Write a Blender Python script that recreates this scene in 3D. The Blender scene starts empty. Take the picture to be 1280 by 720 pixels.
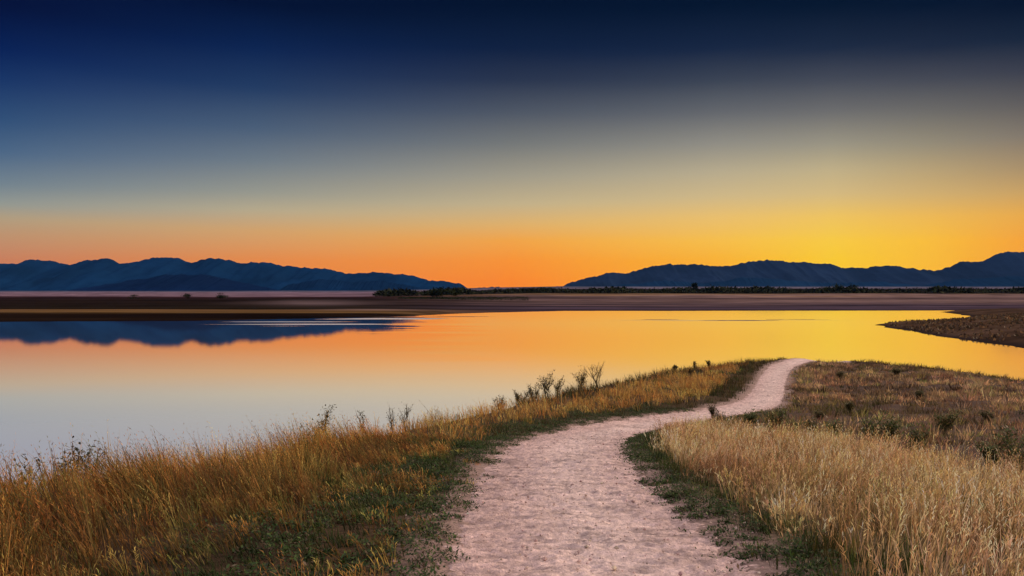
import bpy, math, random
import numpy as np
random.seed(7)
RNG = np.random.default_rng(11)
F = 1005.0          # focal length in pixels of the 1280 wide photograph
HOR = 377.0         # horizon row
EYE = 8.0           # eye height above the water
sc = bpy.context.scene
COL = sc.collection

# ------------------------------------------------------------------ numpy noise
_P = RNG.permutation(512).astype(np.int64)
_V = RNG.random(512)
def vnoise(x, y):
    x = np.asarray(x, float); y = np.asarray(y, float)
    xi = np.floor(x).astype(np.int64); yi = np.floor(y).astype(np.int64)
    fx = x - xi; fy = y - yi
    fx = fx*fx*fx*(fx*(fx*6-15)+10); fy = fy*fy*fy*(fy*(fy*6-15)+10)
    def h(a, b): return _V[(_P[(a + _P[b & 511]) & 511])]
    a = h(xi, yi); b = h(xi+1, yi); c = h(xi, yi+1); d = h(xi+1, yi+1)
    return (a*(1-fx)+b*fx)*(1-fy) + (c*(1-fx)+d*fx)*fy
def fbm(x, y, oct=4, gain=.5):
    s = 0; a = 1; t = 0
    for i in range(oct):
        s = s + a*(vnoise(x*(2**i)+17.3*i, y*(2**i)-9.1*i)-.5)*2; t += a; a *= gain
    return s/t
def sstep(a, b, x):
    t = np.clip((x-a)/(b-a), 0, 1); return t*t*(3-2*t)

# ------------------------------------------------------------------ object helpers
def tag(o, label=None, cat=None, group=None, kind=None):
    if label: o['label'] = label
    if cat: o['category'] = cat
    if group: o['group'] = group
    if kind: o['kind'] = kind
    return o
def mesh_np(name, verts, faces_list, mat, colors=None, smooth=False, parent=None):
    """faces_list: list of int arrays (n,k); colors per vertex (N,3)."""
    me = bpy.data.meshes.new(name)
    verts = np.asarray(verts, np.float32).reshape(-1, 3)
    me.vertices.add(len(verts)); me.vertices.foreach_set('co', verts.ravel())
    faces_list = [np.asarray(f, np.int32) for f in faces_list if len(f)]
    nl = sum(f.size for f in faces_list); nf = sum(len(f) for f in faces_list)
    me.loops.add(nl); me.loops.foreach_set('vertex_index', np.concatenate([f.ravel() for f in faces_list]))
    me.polygons.add(nf)
    tot = np.concatenate([np.full(len(f), f.shape[1], np.int32) for f in faces_list])
    st = np.concatenate([[0], np.cumsum(tot)[:-1]]).astype(np.int32)
    me.polygons.foreach_set('loop_start', st)
    me.polygons.foreach_set('use_smooth', np.full(nf, smooth, bool))
    me.update(calc_edges=True)
    if colors is not None:
        at = me.color_attributes.new('Col', 'FLOAT_COLOR', 'POINT')
        c = np.ones((len(verts), 4), np.float32); c[:, :3] = colors
        at.data.foreach_set('color', c.ravel())
    me.materials.append(mat)
    o = bpy.data.objects.new(name, me); COL.objects.link(o)
    if parent is not None: o.parent = parent
    return o
def grid_faces(nu, nv):
    i = np.arange(nu-1)[:, None]*nv + np.arange(nv-1)[None, :]
    i = i.ravel()
    return np.stack([i, i+nv, i+nv+1, i+1], 1)

# ------------------------------------------------------------------ materials
def newmat(name):
    m = bpy.data.materials.new(name); m.use_nodes = True
    nt = m.node_tree; return m, nt, nt.nodes, nt.links, nt.nodes['Principled BSDF']
def veg_mat(name, transl=.35, rough=.65, var=.25):
    m, nt, N, L, P = newmat(name)
    a = N.new('ShaderNodeVertexColor'); a.layer_name = 'Col'
    tc = N.new('ShaderNodeTexCoord'); nz = N.new('ShaderNodeTexNoise'); nz.inputs['Scale'].default_value = 9
    L.new(tc.outputs['Object'], nz.inputs['Vector'])
    mr = N.new('ShaderNodeMapRange'); mr.inputs['From Min'].default_value = .3; mr.inputs['From Max'].default_value = .7
    mr.inputs['To Min'].default_value = 1-var; mr.inputs['To Max'].default_value = 1+var
    L.new(nz.outputs['Fac'], mr.inputs['Value'])
    mx = N.new('ShaderNodeVectorMath'); mx.operation = 'SCALE'
    L.new(a.outputs['Color'], mx.inputs[0]); L.new(mr.outputs['Result'], mx.inputs['Scale'])
    L.new(mx.outputs[0], P.inputs['Base Color']); P.inputs['Roughness'].default_value = rough
    P.inputs['Specular IOR Level'].default_value = .2
    tr = N.new('ShaderNodeBsdfTranslucent'); L.new(mx.outputs[0], tr.inputs['Color'])
    ms = N.new('ShaderNodeMixShader'); ms.inputs[0].default_value = transl
    L.new(P.outputs[0], ms.inputs[1]); L.new(tr.outputs[0], ms.inputs[2])
    L.new(ms.outputs[0], N['Material Output'].inputs['Surface'])
    return m
def col_noise_mat(name, scale, var, rough=.9, bump=0.0, bscale=20, detail=6, bdist=.05, spec=.12):
    """vertex colour times noise, with bump"""
    m, nt, N, L, P = newmat(name)
    a = N.new('ShaderNodeVertexColor'); a.layer_name = 'Col'
    tc = N.new('ShaderNodeTexCoord'); nz = N.new('ShaderNodeTexNoise')
    nz.inputs['Scale'].default_value = scale; nz.inputs['Detail'].default_value = detail; nz.inputs['Roughness'].default_value = .65
    L.new(tc.outputs['Object'], nz.inputs['Vector'])
    mr = N.new('ShaderNodeMapRange'); mr.inputs['From Min'].default_value = .3; mr.inputs['From Max'].default_value = .7
    mr.inputs['To Min'].default_value = 1-var; mr.inputs['To Max'].default_value = 1+var
    L.new(nz.outputs['Fac'], mr.inputs['Value'])
    mx = N.new('ShaderNodeVectorMath'); mx.operation = 'SCALE'
    L.new(a.outputs['Color'], mx.inputs[0]); L.new(mr.outputs['Result'], mx.inputs['Scale'])
    L.new(mx.outputs[0], P.inputs['Base Color']); P.inputs['Roughness'].default_value = rough
    P.inputs['Specular IOR Level'].default_value = spec
    if bump:
        b = N.new('ShaderNodeBump'); n2 = N.new('ShaderNodeTexNoise'); n2.inputs['Scale'].default_value = bscale
        n2.inputs['Detail'].default_value = 8
        L.new(tc.outputs['Object'], n2.inputs['Vector']); L.new(n2.outputs['Fac'], b.inputs['Height'])
        b.inputs['Strength'].default_value = bump; b.inputs['Distance'].default_value = bdist
        L.new(b.outputs[0], P.inputs['Normal'])
    return m
M_grass = veg_mat('dry_grass_blades', .4)
M_green = veg_mat('green_leaves', .25, .5)
M_stem = veg_mat('woody_stem', .0, .8)
M_ground = col_noise_mat('soil_and_litter', 14, .45, bump=.9, bscale=30, bdist=.04)
M_path = col_noise_mat('pink_gravel', 26, .30, bump=.8, bscale=60, detail=10, bdist=.025)
M_far = col_noise_mat('far_land', .012, .22, bump=0, spec=0, rough=1)
M_fartree = col_noise_mat('far_foliage', .05, .3, spec=0, rough=1)
M_mount = col_noise_mat('mountain_slopes', .0012, .25, bump=.5, bscale=.004, bdist=60, spec=0, rough=1)
M_pebble = col_noise_mat('pebble', 30, .2)

# ------------------------------------------------------------------ near ground: control data (plan metres, z above the water)
PATH = np.array([(.2,-14),(.45,-6),(.6,0),(.67,4),(.67,6),(.67,9),(.78,13),(1.4,18),(2.9,23.5),(5.2,28.3),(8.4,33),(11.3,37.5),(13.6,43),(16.1,50),(19.8,60),(23.3,68),(27.2,74.5),(32.,79),(36.5,86)])
def catmull(P, n=60):
    out = []
    Q = np.vstack([2*P[0]-P[1], P, 2*P[-1]-P[-2]])
    for i in range(1, len(Q)-2):
        t = np.linspace(0, 1, n, endpoint=False)[:, None]
        a, b, c, d = Q[i-1], Q[i], Q[i+1], Q[i+2]
        out.append(.5*((2*b)+(-a+c)*t+(2*a-5*b+4*c-d)*t*t+(-a+3*b-3*c+d)*t**3))
    out.append(P[-1][None]); return np.vstack(out)
PC = catmull(PATH, 12)
PW = 1.27       # half width
def pw(y): return PW-.36*sstep(26, 46, np.asarray(y, float))
def at(px, d):  # world X of a photo column at depth d
    return (px-640)/F*d
def zrow(py, d): # world z of a photo row at depth d
    return EYE-(py-HOR)/F*d
zc = [(X, Y, EYE+z) for (X, Y), z in zip(PATH[2:-1], [-1.95,-2.0,-2.05,-2.3,-2.6,-3.1,-3.75,-4.2,-4.55,-4.78,-4.97,-5.08,-5.2,-5.3,-5.36,-6.0])]
zc += [(-5.3,4,6.15),(-5.1,8,6.03),(-4.8,11,5.5),(-3.8,16,5.12),(-2.9,21,4.72),(0,30,4.2),(2.2,37,3.77),(5.3,44,3.54),(11.5,55,3.35),(19,66,3.1),(27,76,2.7),(33,80,2.25),(36,76,2.03),(38,68,2.05),(38,60,2.15),(40,50,2.3),(40,35,2.6),(42,18,3.0),
       (6.4,10,5.5),(21,33,3.35),(27,42,2.86),(20.6,45,2.7),(9.3,26,3.9),(8.1,16,4.95),(3.6,5.4,6.0),(5,-6,6.1),(-6.5,-10,6.3),(0,-30,6.2),(15,-30,5.8),(-10,-40,6.2),(30,-40,5.5),(14,6,5.2),(30,12,4.2),(30,62,2.45),(14.5,36,3.15),(28,54,2.6)]
zc = np.array(zc)
def tps_fit(C, lam=.02):
    n = len(C); S = 20.
    p = C[:, :2]/S
    r2 = ((p[:, None]-p[None])**2).sum(-1)
    K = .5*r2*np.log(r2+1e-9)+np.eye(n)*lam*.05
    A = np.zeros((n+3, n+3)); A[:n, :n] = K; A[:n, n] = 1; A[:n, n+1:] = p; A[n, :n] = 1; A[n+1:, :n] = p.T
    b = np.concatenate([C[:, 2], [0, 0, 0]]); w = np.linalg.solve(A, b)
    return p, w, S
TP = tps_fit(zc)
def tps(x, y):
    p, w, S = TP; sh = np.shape(x); x = np.ravel(x)/S; y = np.ravel(y)/S
    out = w[-3]+w[-2]*x+w[-1]*y
    for i in range(len(p)):
        r2 = (x-p[i, 0])**2+(y-p[i, 1])**2
        out = out+w[i]*.5*r2*np.log(r2+1e-9)
    return out.reshape(sh)
BANK = catmull(np.array([(-16,-120),(-9,-40),(-7,-12),(-6,0),(-5.3,4),(-5.1,8),(-4.8,11),(-3.8,16),(-2.9,21),(0,30),(2.2,37),(5.3,44),(11.5,55),(19,66),(27,76),(33,80),(36,76),(38,68),(38,60),(40,50),(40,35),(42,18),(50,0),(75,-20),(130,-40)], float), 5)
POLY = np.vstack([BANK, [(130,-120)]])
def seg_near(x, y, P):
    """nearest point on polyline P: dist, cx, cy, signed side, arclength index"""
    sh = np.shape(x); x = np.ravel(x); y = np.ravel(y)
    bd = np.full(x.shape, 1e18); bx = np.zeros_like(x); by = np.zeros_like(x); bs = np.zeros_like(x)
    for i in range(len(P)-1):
        a = P[i]; d = P[i+1]-P[i]; L2 = (d**2).sum()
        t = np.clip(((x-a[0])*d[0]+(y-a[1])*d[1])/L2, 0, 1)
        qx = a[0]+t*d[0]; qy = a[1]+t*d[1]; dd = (x-qx)**2+(y-qy)**2
        m = dd < bd
        bd[m] = dd[m]; bx[m] = qx[m]; by[m] = qy[m]
        s = np.sign(d[1]*(x-qx)-d[0]*(y-qy)); bs[m] = s[m]     # + = right of the walking direction
    return np.sqrt(bd).reshape(sh), bx.reshape(sh), by.reshape(sh), bs.reshape(sh)
def inside(x, y, P):
    c = np.zeros(np.shape(x), bool); j = len(P)-1
    for i in range(len(P)):
        xi, yi = P[i]; xj, yj = P[j]
        if yi != yj:
            c ^= ((yi > y) != (yj > y)) & (x < (xj-xi)*(y-yi)/(yj-yi)+xi)
        j = i
    return c
def base_h(x, y):
    x = np.asarray(x, float); y = np.asarray(y, float)
    d, cx, cy, _ = seg_near(x, y, BANK); ins = inside(x, y, POLY)
    z = tps(np.where(ins, x, cx), np.where(ins, y, cy))
    z = np.where((x > 60) | (y < -45), np.clip(z, 4, 7), z)
    s = np.where(ins, -d, d)
    drop = np.where(s > -.6, .62*(np.sqrt((s+.6)**2+.35)-.59), 0)
    z = z-np.maximum(drop, 0)
    z = z+.05*fbm(x*.7, y*.7, 3)+.02*fbm(x*3, y*3, 3)
    return np.maximum(z, -1.6), s
def ground_h(x, y):
    z, s = base_h(x, y)
    pd, _, _, side = seg_near(x, y, PC)
    z = z+.16*fbm(x*.55+40, y*.55, 3)*sstep(.6, 2.5, pd*side-pw(y))*sstep(15, 24, y)
    z = z-.07*(1-sstep(pw(y)-.35, pw(y)+.1, pd))
    return z, s, pd*side

# ------------------------------------------------------------------ ground sheet
def axis(a, b, fine0, fine1, step, grow):
    v = list(np.arange(fine0, fine1, step)); s = step; t = v[-1]
    while t < b: s = min(s*grow, 4); t += s; v.append(t)
    s = step; t = v[0]; l = []
    while t > a: s = min(s*grow, 4); t -= s; l.append(t)
    return np.array(l[::-1]+v)
gx = axis(-130, 130, -10, 42, .22, 1.12); gy = axis(-110, 130, 2, 84, .25, 1.12)
GX, GY = np.meshgrid(gx, gy, indexing='ij')
GZ, GS, GL = ground_h(GX, GY)
def zone(x, y, s, lat):
    """weights: 0 orange bank grass, 1 pale grass, 2 scrub"""
    right = lat > 0
    bnd = 21+.62*(x-6)*0+3.0*fbm(x*.15, y*.15, 2)
    # line in plan: pale grass on the near side, scrub beyond
    line = 27.5-.95*(x-7.5)
    line = np.where(x < 7.5, 27.5+(7.5-x)*.5, line)
    line = np.maximum(line, 11.5)+2.2*fbm(x*.25, y*.25, 3)
    xb = np.interp(y, [0, 14, 17.5, 21, 26, 30, 34], [7.6, 7.6, 7.2, 6.0, 4.6, 3.0, 1.0])
    w2 = sstep(-.7, .7, x-xb+.9*fbm(x*.35, y*.35, 3))*right
    w1 = (1-w2)*right
    return 1.*(~right), w1, w2
w0, w1, w2 = zone(GX, GY, GS, GL)
n1 = fbm(GX*.8, GY*.8, 4); n2 = fbm(GX*.25+9, GY*.25, 3)
c0 = np.array((.05,.03,.016)); c1 = np.array((.10,.07,.036)); c2 = np.array((.07,.043,.033)); mud = np.array((.05,.035,.028))
gc = w0[..., None]*c0+w1[..., None]*c1+w2[..., None]*c2
gc = gc*(1+.35*n1[..., None]+.2*n2[..., None])
shore = sstep(1.5, 4., GS)[..., None]; gc = gc*(1-shore)+mud*shore
k = (1-sstep(pw(GY)+.05, pw(GY)+.6, np.abs(GL)+.35*n1))[..., None]
gc = gc*(1-k)+np.array((.25,.175,.155))*k
ground = mesh_np('ground', np.stack([GX, GY, GZ], -1), [grid_faces(*GX.shape)], M_ground, gc.reshape(-1, 3), smooth=True)
tag(ground, 'grassy promontory ground running out into the lake', kind='structure')

# ------------------------------------------------------------------ path
def resample(P, steps):
    d = np.r_[0, np.cumsum(np.hypot(*np.diff(P, axis=0).T))]
    s = [0.]
    while s[-1] < d[-1]-.3:
        yy = np.interp(s[-1], d, P[:, 1]); s.append(s[-1]+steps(yy))
    s = np.array(s)
    return np.stack([np.interp(s, d, P[:, 0]), np.interp(s, d, P[:, 1])], 1), s
PF = catmull(PATH, 60)
C_, S_ = resample(PF, lambda y: .3 if y < 3 else (.022 if y < 13 else (.045 if y < 24 else .12)))
T_ = np.gradient(C_, axis=0); T_ = T_/np.linalg.norm(T_, axis=1)[:, None]
# smooth the tangent a little
NL = 150
u = np.linspace(-1, 1, NL)
lat = u*(PW+.42)
PX = C_[:, 0:1]+T_[:, 1:2]*lat[None]; PY = C_[:, 1:2]-T_[:, 0:1]*lat[None]
pb, _ = base_h(PX, PY)
lump = fbm(PX*3.2, PY*5.5, 3)*.020+fbm(PX*11, PY*26, 3, .7)*.030
lump += np.abs(fbm(PX*6, PY*13+40, 2))*-.016
edge = pw(PY)+.05+.2*fbm(PX*1.1+5, PY*1.6, 3)+.30*fbm(PX*2.2, PY*8, 3)
pz = pb-.012+lump-.03*(u[None]**2)-.16*sstep(-.06, .32, np.abs(lat)[None]-edge)
pn = fbm(PX*1.1, PY*1.1, 3)[..., None]; pn2 = fbm(PX*15+3, PY*32, 3, .7)[..., None]; pn3 = fbm(PX*4, PY*9+77, 3)[..., None]
worn = np.exp(-((PX*0+lat[None]-.15)/.75)**2)[..., None]
pc = np.array((.52,.40,.38))*(1+.16*pn+.45*pn2+.22*pn3)*(.86+.2*worn)*(1+(1-worn)*np.array((.03,-.05,-.06)))
pc = pc*(1-.25*np.clip(-pn3-.12, 0, 1)*2)*np.array((1,1,1))
path = mesh_np('path', np.stack([PX, PY, pz], -1), [grid_faces(*PX.shape)], M_path, np.clip(pc, .02, .8).reshape(-1, 3), smooth=True)
tag(path, 'winding pale pink gravel footpath between dry grass', kind='structure')

# ------------------------------------------------------------------ blades
def blades(P, H, W, leanx, leany, colr, curve=.35, levels=(0, .4, .75, 1.0), prof=(1., .85, .5, 0.)):
    """P base (n,3); returns verts, quads, tris, colours"""
    n = len(P); a = RNG.uniform(0, np.pi, n)
    ax = np.cos(a)*W*.5; ay = np.sin(a)*W*.5
    vs = []
    for t, p in zip(levels, prof):
        bend = (t*(1-curve)+t*t*curve)
        cx = P[:, 0]+leanx*H*bend; cy = P[:, 1]+leany*H*bend
        cz = P[:, 2]+H*t*(1-.25*t*np.minimum(1, leanx**2+leany**2))
        if p > 0:
            vs.append(np.stack([cx-ax*p, cy-ay*p, cz], 1)); vs.append(np.stack([cx+ax*p, cy+ay*p, cz], 1))
        else: vs.append(np.stack([cx, cy, cz], 1))
    m = len(vs); V = np.stack(vs, 1).reshape(-1, 3)
    b = np.arange(n)[:, None]*m
    q = []; nq = (m-1)//2-1
    for k in range(nq): q.append(b+np.array([[2*k, 2*k+1, 2*k+3, 2*k+2]]))
    tr = b+np.array([[2*nq, 2*nq+1, 2*nq+2]])
    Q = np.concatenate(q) if q else np.zeros((0, 4), int)
    return V, Q, tr, np.repeat(colr, m, axis=0)
def join(parts):
    V = []; Q = []; T = []; C = []; o = 0
    for v, q, t, c in parts:
        V.append(v); Q.append(q+o); T.append(t+o); C.append(c); o += len(v)
    return np.concatenate(V), [np.concatenate(Q), np.concatenate(T)], np.concatenate(C)
def pick(pal, n, jit=.16, w=None):
    pal = np.array(pal); i = RNG.choice(len(pal), n, p=w)
    return np.clip(pal[i]*(1+RNG.normal(0, jit, (n, 1)))*(1+RNG.normal(0, .05, (n, 3))), .004, .9)
def scatter(n, x0, x1, y0, y1):
    return RNG.uniform(x0, x1, n), RNG.uniform(y0, y1, n)
def in_view(x, y, m=1.5):
    return (np.abs(x) < .66*np.maximum(y, 0)+m) & (y > 2.5)

ORANGE = [(.47,.235,.06),(.37,.165,.042),(.53,.32,.09),(.21,.10,.035),(.18,.17,.045),(.34,.26,.075)]
PALE = [(.74,.50,.29),(.64,.41,.20),(.76,.55,.35),(.50,.32,.14),(.36,.29,.11)]
SCRUB = [(.42,.25,.14),(.30,.18,.11),(.50,.33,.17),(.20,.13,.08),(.26,.21,.08),(.14,.095,.06)]
GREEN = [(.06,.11,.022),(.04,.08,.018),(.10,.125,.032),(.03,.05,.014)]

def seed_heads(base, H, lx, ly, colr, size, k):
    """little spikelets round the top of each stem"""
    out = []
    for j in range(k):
        t = .72+.3*j/k
        b = t*.65+t*t*.35
        P = np.stack([base[:, 0]+lx*H*b, base[:, 1]+ly*H*b, base[:, 2]+H*t*(1-.25*t*np.minimum(1, lx**2+ly**2))], 1)
        n = len(P)
        out.append(blades(P, size*RNG.uniform(.7, 1.2, n), size*.20, RNG.normal(0, .5, n)+lx, RNG.normal(0, .5, n)+ly, colr, levels=(0, .45, 1), prof=(.4, 1., 0)))
    return out

def green_w(x, y, s, lat):
    """how strongly green herbage takes over: along the path margins and in hollows"""
    e = np.abs(lat)-pw(y)+.22*fbm(x*1.5, y*1.5, 3)
    rt = (1-sstep(.35, .85, e))*np.where(y < 26, 1, .3)
    lf = (1-sstep(.9, 2.2, e+1.0*fbm(x*.7+8, y*.7, 3)))*.7*np.where(y < 17, 1, .6)
    h = sstep(.02, .3, fbm(x*.5+31, y*.5+4, 3))*.6
    h2 = sstep(.1, .45, fbm(x*.8+11, y*.8+64, 3))*.5
    return np.clip(np.where(lat < 0, lf+h, rt+h2), 0, 1)

def make_grass(name, label, nclump, per, box, crad, hmean, wid, pal, cond, leanb, heads=0, hsize=.05, heads_near=14, hvar=.3, fan=.3, gpal=None, gh=.6, tint=None, hscale=None):
    x, y = scatter(nclump, *box)
    m = in_view(x, y); x = x[m]; y = y[m]
    z, s, lat = ground_h(x, y)
    m = cond(x, y, s, lat) > RNG.random(len(x)); x = x[m]; y = y[m]; s = s[m]; lat = lat[m]
    n0 = len(x)
    gw = green_w(x, y, s, lat); isg = RNG.random(n0) < gw
    c = pick(pal, n0, .22)*(1+.5*fbm(x*.6+3, y*.6, 3)[:, None]*np.array([.6, 1, .9]))
    c[isg] = pick(gpal or GREEN, isg.sum(), .3)
    if tint is not None: c = tint(c, x, y, s, lat)
    e = np.abs(lat)-pw(y)
    H = hmean*np.clip(1+hvar*RNG.normal(0, 1, n0)+.45*fbm(x*1.1, y*1.1, 3), .3, 1.9)
    H = H*(.3+.7*sstep(.0, .9, e)); H = np.where(isg, H*gh, H)
    if hscale is not None: H = H*hscale(x, y, s, lat)
    CR = crad*RNG.uniform(.6, 1.4, n0)
    rep = lambda v: np.repeat(v, per, axis=0)
    x, y, H, c, isg, e, CR = map(rep, (x, y, H, c, isg, e, CR)); n = len(x)
    a = RNG.uniform(0, 6.283, n); r = np.sqrt(RNG.random(n))
    ox = np.cos(a)*r; oy = np.sin(a)*r; x = x+ox*CR; y = y+oy*CR
    z, _, lat2 = ground_h(x, y)
    H = H*RNG.uniform(.45, 1.15, n); c = c*(1+RNG.normal(0, .16, (n, 1)))
    W = wid*RNG.uniform(.6, 1.3, n)*np.where(y > 14, np.minimum(y/14, 3.4), 1)
    lx = leanb[0]+fan*ox+RNG.normal(0, .2, n)+.35*fbm(x*.8+50, y*.8, 2); ly = leanb[1]+fan*oy+RNG.normal(0, .2, n)
    P = np.stack([x, y, z-.01], 1)
    parts = [blades(P, H, W, lx, ly, c*(.8 if heads == 5 else .95))]
    if heads:
        m = (RNG.random(n) < .55) & (~isg) & (e > .15)
        m2 = m & (y < heads_near); m3 = m & (y >= heads_near)
        if m2.any(): parts += seed_heads(P[m2], H[m2]*1.08, lx[m2], ly[m2], np.minimum(c[m2]*1.45, .8), hsize, heads)
        if m3.any(): parts += seed_heads(P[m3], H[m3]*1.08, lx[m3], ly[m3], np.minimum(c[m3]*1.45, .8), hsize*1.5, 3)
    V, Fc, C = join(parts)
    o = mesh_np(name, V, Fc, M_grass, np.clip(C, .003, .85))
    tag(o, label, kind='stuff'); print(name, n, len(V))
    return o

on_land = lambda s: (s < .4)*1.
def c_left(x, y, s, lat): return (.45+.55*sstep(-.28, .02, fbm(x*1.3+60, y*1.3, 3)))*(lat < 0)*on_land(s)*sstep(.0, .5, -lat-pw(y)+.25*fbm(x*2, y*2, 2))
def c_pale(x, y, s, lat):
    _, a, b = zone(x, y, s, lat); return a*on_land(s)*sstep(-.05, .3, lat-pw(y)+.25*fbm(x*2, y*2, 2))
def c_scrub(x, y, s, lat):
    _, a, b = zone(x, y, s, lat); return b*on_land(s)*sstep(-.1, .3, lat-pw(y))*(.25+.75*sstep(-.2, .3, fbm(x*.45, y*.9, 3)))
def t_left(c, x, y, s, lat):      # browner dead herbs between rim and path, redder sward on the rim
    rim = sstep(-2.6, -.6, s+.8*fbm(x*.5, y*.5, 2))[:, None]
    m = (RNG.random(len(x)) < .5+.35*sstep(-.1, .25, fbm(x*.9+20, y*.9, 3)))[:, None]*(1-rim)
    c = np.where(m > .3, c*np.array((.40, .40, .42)), c)
    return c*(1-rim*.0)*np.where(rim > .5, np.array((1.0, .88, .8)), 1)
def t_pale(c, x, y, s, lat):     # browner, broken patches in the straw
    n = fbm(x*.7+90, y*.7, 3); m = RNG.random(len(x)) < .15+.6*sstep(.05, .3, n)
    c = c.copy(); c[m] *= np.array((.5, .45, .42)); return c
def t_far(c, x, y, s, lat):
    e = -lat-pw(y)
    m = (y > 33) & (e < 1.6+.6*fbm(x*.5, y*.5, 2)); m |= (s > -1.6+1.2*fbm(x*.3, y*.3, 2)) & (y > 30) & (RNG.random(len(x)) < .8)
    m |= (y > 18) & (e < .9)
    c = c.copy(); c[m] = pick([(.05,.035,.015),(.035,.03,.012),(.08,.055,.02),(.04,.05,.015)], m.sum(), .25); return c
def t_scrub(c, x, y, s, lat):
    m = (y < 40) & (RNG.random(len(x)) < .55*(1-sstep(.5, 3.5+.1*y, lat-pw(y)-1))); c = c.copy()
    c[m] = pick([(.20,.17,.05),(.28,.21,.08),(.10,.10,.03)], m.sum(), .2)
    dk = fbm(x*.28+7, y*.75, 3); c = c*np.where(dk < -.1, .45, np.where(dk > .12, 1.35, 1))[:, None]  # slope's shadow bands painted into the tuft colour, brighter tufts between
    m = s > -2.2; c[m] *= .45
    return c

make_grass('dry_grass', 'tall orange brown dry grass on the left bank', 12500, 14, (-8,1.5,3,17), .10, .46, .0075, ORANGE, c_left, (-.38,.05), heads=4, hsize=.032, tint=t_left,
    hscale=lambda x,y,s,l: .42+.58*sstep(1.2, 3.0, -l-pw(y)+.8*fbm(x, y, 2))*1)
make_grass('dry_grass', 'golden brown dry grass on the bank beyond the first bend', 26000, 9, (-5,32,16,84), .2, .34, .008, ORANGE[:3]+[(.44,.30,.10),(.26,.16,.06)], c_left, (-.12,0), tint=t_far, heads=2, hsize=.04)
make_grass('pale_grass', 'pale straw coloured seeding grass inside the bend of the path', 26000, 12, (0,22,3,32), .11, .35, .0065, PALE, c_pale, (.10,.05), heads=5, hsize=.038, gpal=[(.05,.085,.018),(.08,.10,.025),(.03,.055,.014),(.12,.12,.035)], gh=.75, tint=t_pale)
make_grass('scrub', 'low brown scrub and dry tufts on the right slope', 26000, 11, (3,46,9,84), .22, .26, .012, SCRUB, c_scrub, (0,0), hvar=.5, fan=.6, tint=t_scrub)

# ------------------------------------------------------------------ low green ground cover along the path
def leaf_mass(centres, rad, hgt, nleaf, size, pal, jit=.25):
    """leaves spread in low mounds"""
    n = len(centres)*nleaf
    c = np.repeat(centres, nleaf, 0); R = np.repeat(rad, nleaf); Hh = np.repeat(hgt, nleaf)
    a = RNG.uniform(0, 2*np.pi, n); r = np.sqrt(RNG.random(n))
    x = c[:, 0]+np.cos(a)*r*R; y = c[:, 1]+np.sin(a)*r*R
    z, s, lat = ground_h(x, y)
    z = z+Hh*(1-r*r)*RNG.uniform(.1, 1, n)
    P = np.stack([x, y, z], 1)
    return leaves(P, size*RNG.uniform(.6, 1.4, n), pick(pal, n, jit))
def leaves(P, S, colr):
    n = len(P); a = RNG.uniform(0, 2*np.pi, n); t = RNG.uniform(-.3, 1.0, n)
    d = np.stack([np.cos(a)*np.cos(t), np.sin(a)*np.cos(t), np.sin(t)], 1)
    b = np.stack([-np.sin(a), np.cos(a), RNG.uniform(-.5, .5, n)], 1); b /= np.linalg.norm(b, axis=1)[:, None]
    S = S[:, None]
    v = np.stack([P, P+d*S*.5+b*S*.24, P+d*S, P+d*S*.5-b*S*.24], 1).reshape(-1, 3)
    q = np.arange(n)[:, None]*4+np.array([[0, 1, 2, 3]])
    return v, q, np.zeros((0, 3), int), np.repeat(colr, 4, 0)
cs = []
x, y = scatter(60000, -4, 12, 3.5, 34); m = in_view(x, y); x = x[m]; y = y[m]
z, s, lat = ground_h(x, y); e = np.abs(lat)-pw(y)
nz = fbm(x*2.0, y*6.0, 3)
left = lat < 0
pr = np.where(left, np.where(e > .5, np.exp(-((e-.5)/1.2)**2)*.8, np.exp(-((e-.5)/.6)**2)), np.exp(-((e-.2)/.55)**2))*sstep(-.12, .2, nz+.16-.34*(1-sstep(-.6, .05, e)))
m = RNG.random(len(x)) < pr*.46
ctr = np.stack([x[m], y[m]], 1); print('cover clumps', len(ctr))
rad = RNG.uniform(.07, .22, len(ctr)); hg = rad*RNG.uniform(.3, .8, len(ctr))*np.where(e[m] > .05, 1.1, .6)
print('cover', len(ctr)); V, Fc, C = join([leaf_mass(ctr, rad, hg, 60, .036, [(.035,.07,.014),(.025,.05,.012),(.06,.09,.02),(.02,.035,.01)]*2+[(.07,.05,.03),(.12,.085,.05)])])
tag(mesh_np('ground_cover', V, Fc, M_green, C), 'low dark green weeds creeping in from both path edges', kind='stuff')

# loose gravel
x, y = scatter(60000, -3, 9, 3.5, 26); m = in_view(x, y); x = x[m]; y = y[m]
pd, _, _, sd = seg_near(x, y, PC); m = (pd < PW+.5) & (RNG.random(len(x)) < .22*np.exp(-np.maximum(y-6, 0)/9)+.01); x = x[m]; y = y[m]; pd = pd[m]
zz, _ = base_h(x, y); n = len(x)
r = np.clip(RNG.lognormal(-4.75, .45, n), .003, .028)
oct_ = np.array([(1,0,0),(0,1,0),(-1,0,0),(0,-1,0),(0,0,.7),(0,0,-.7)])
a = RNG.uniform(0, 6.28, n); R = np.stack([np.cos(a), np.sin(a)], 1)
vv = oct_[None]*r[:, None, None]*RNG.uniform(.7, 1.3, (n, 6, 1))
vx = vv[..., 0]*R[:, :1]-vv[..., 1]*R[:, 1:]; vy = vv[..., 0]*R[:, 1:]+vv[..., 1]*R[:, :1]
V = np.stack([vx+x[:, None], vy+y[:, None], vv[..., 2]+zz[:, None]+r[:, None]*.2], -1).reshape(-1, 3)
ft = np.array([(0,1,4),(1,2,4),(2,3,4),(3,0,4),(1,0,5),(2,1,5),(3,2,5),(0,3,5)])
Fc = (np.arange(n)[:, None, None]*6+ft[None]).reshape(-1, 3)
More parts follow.
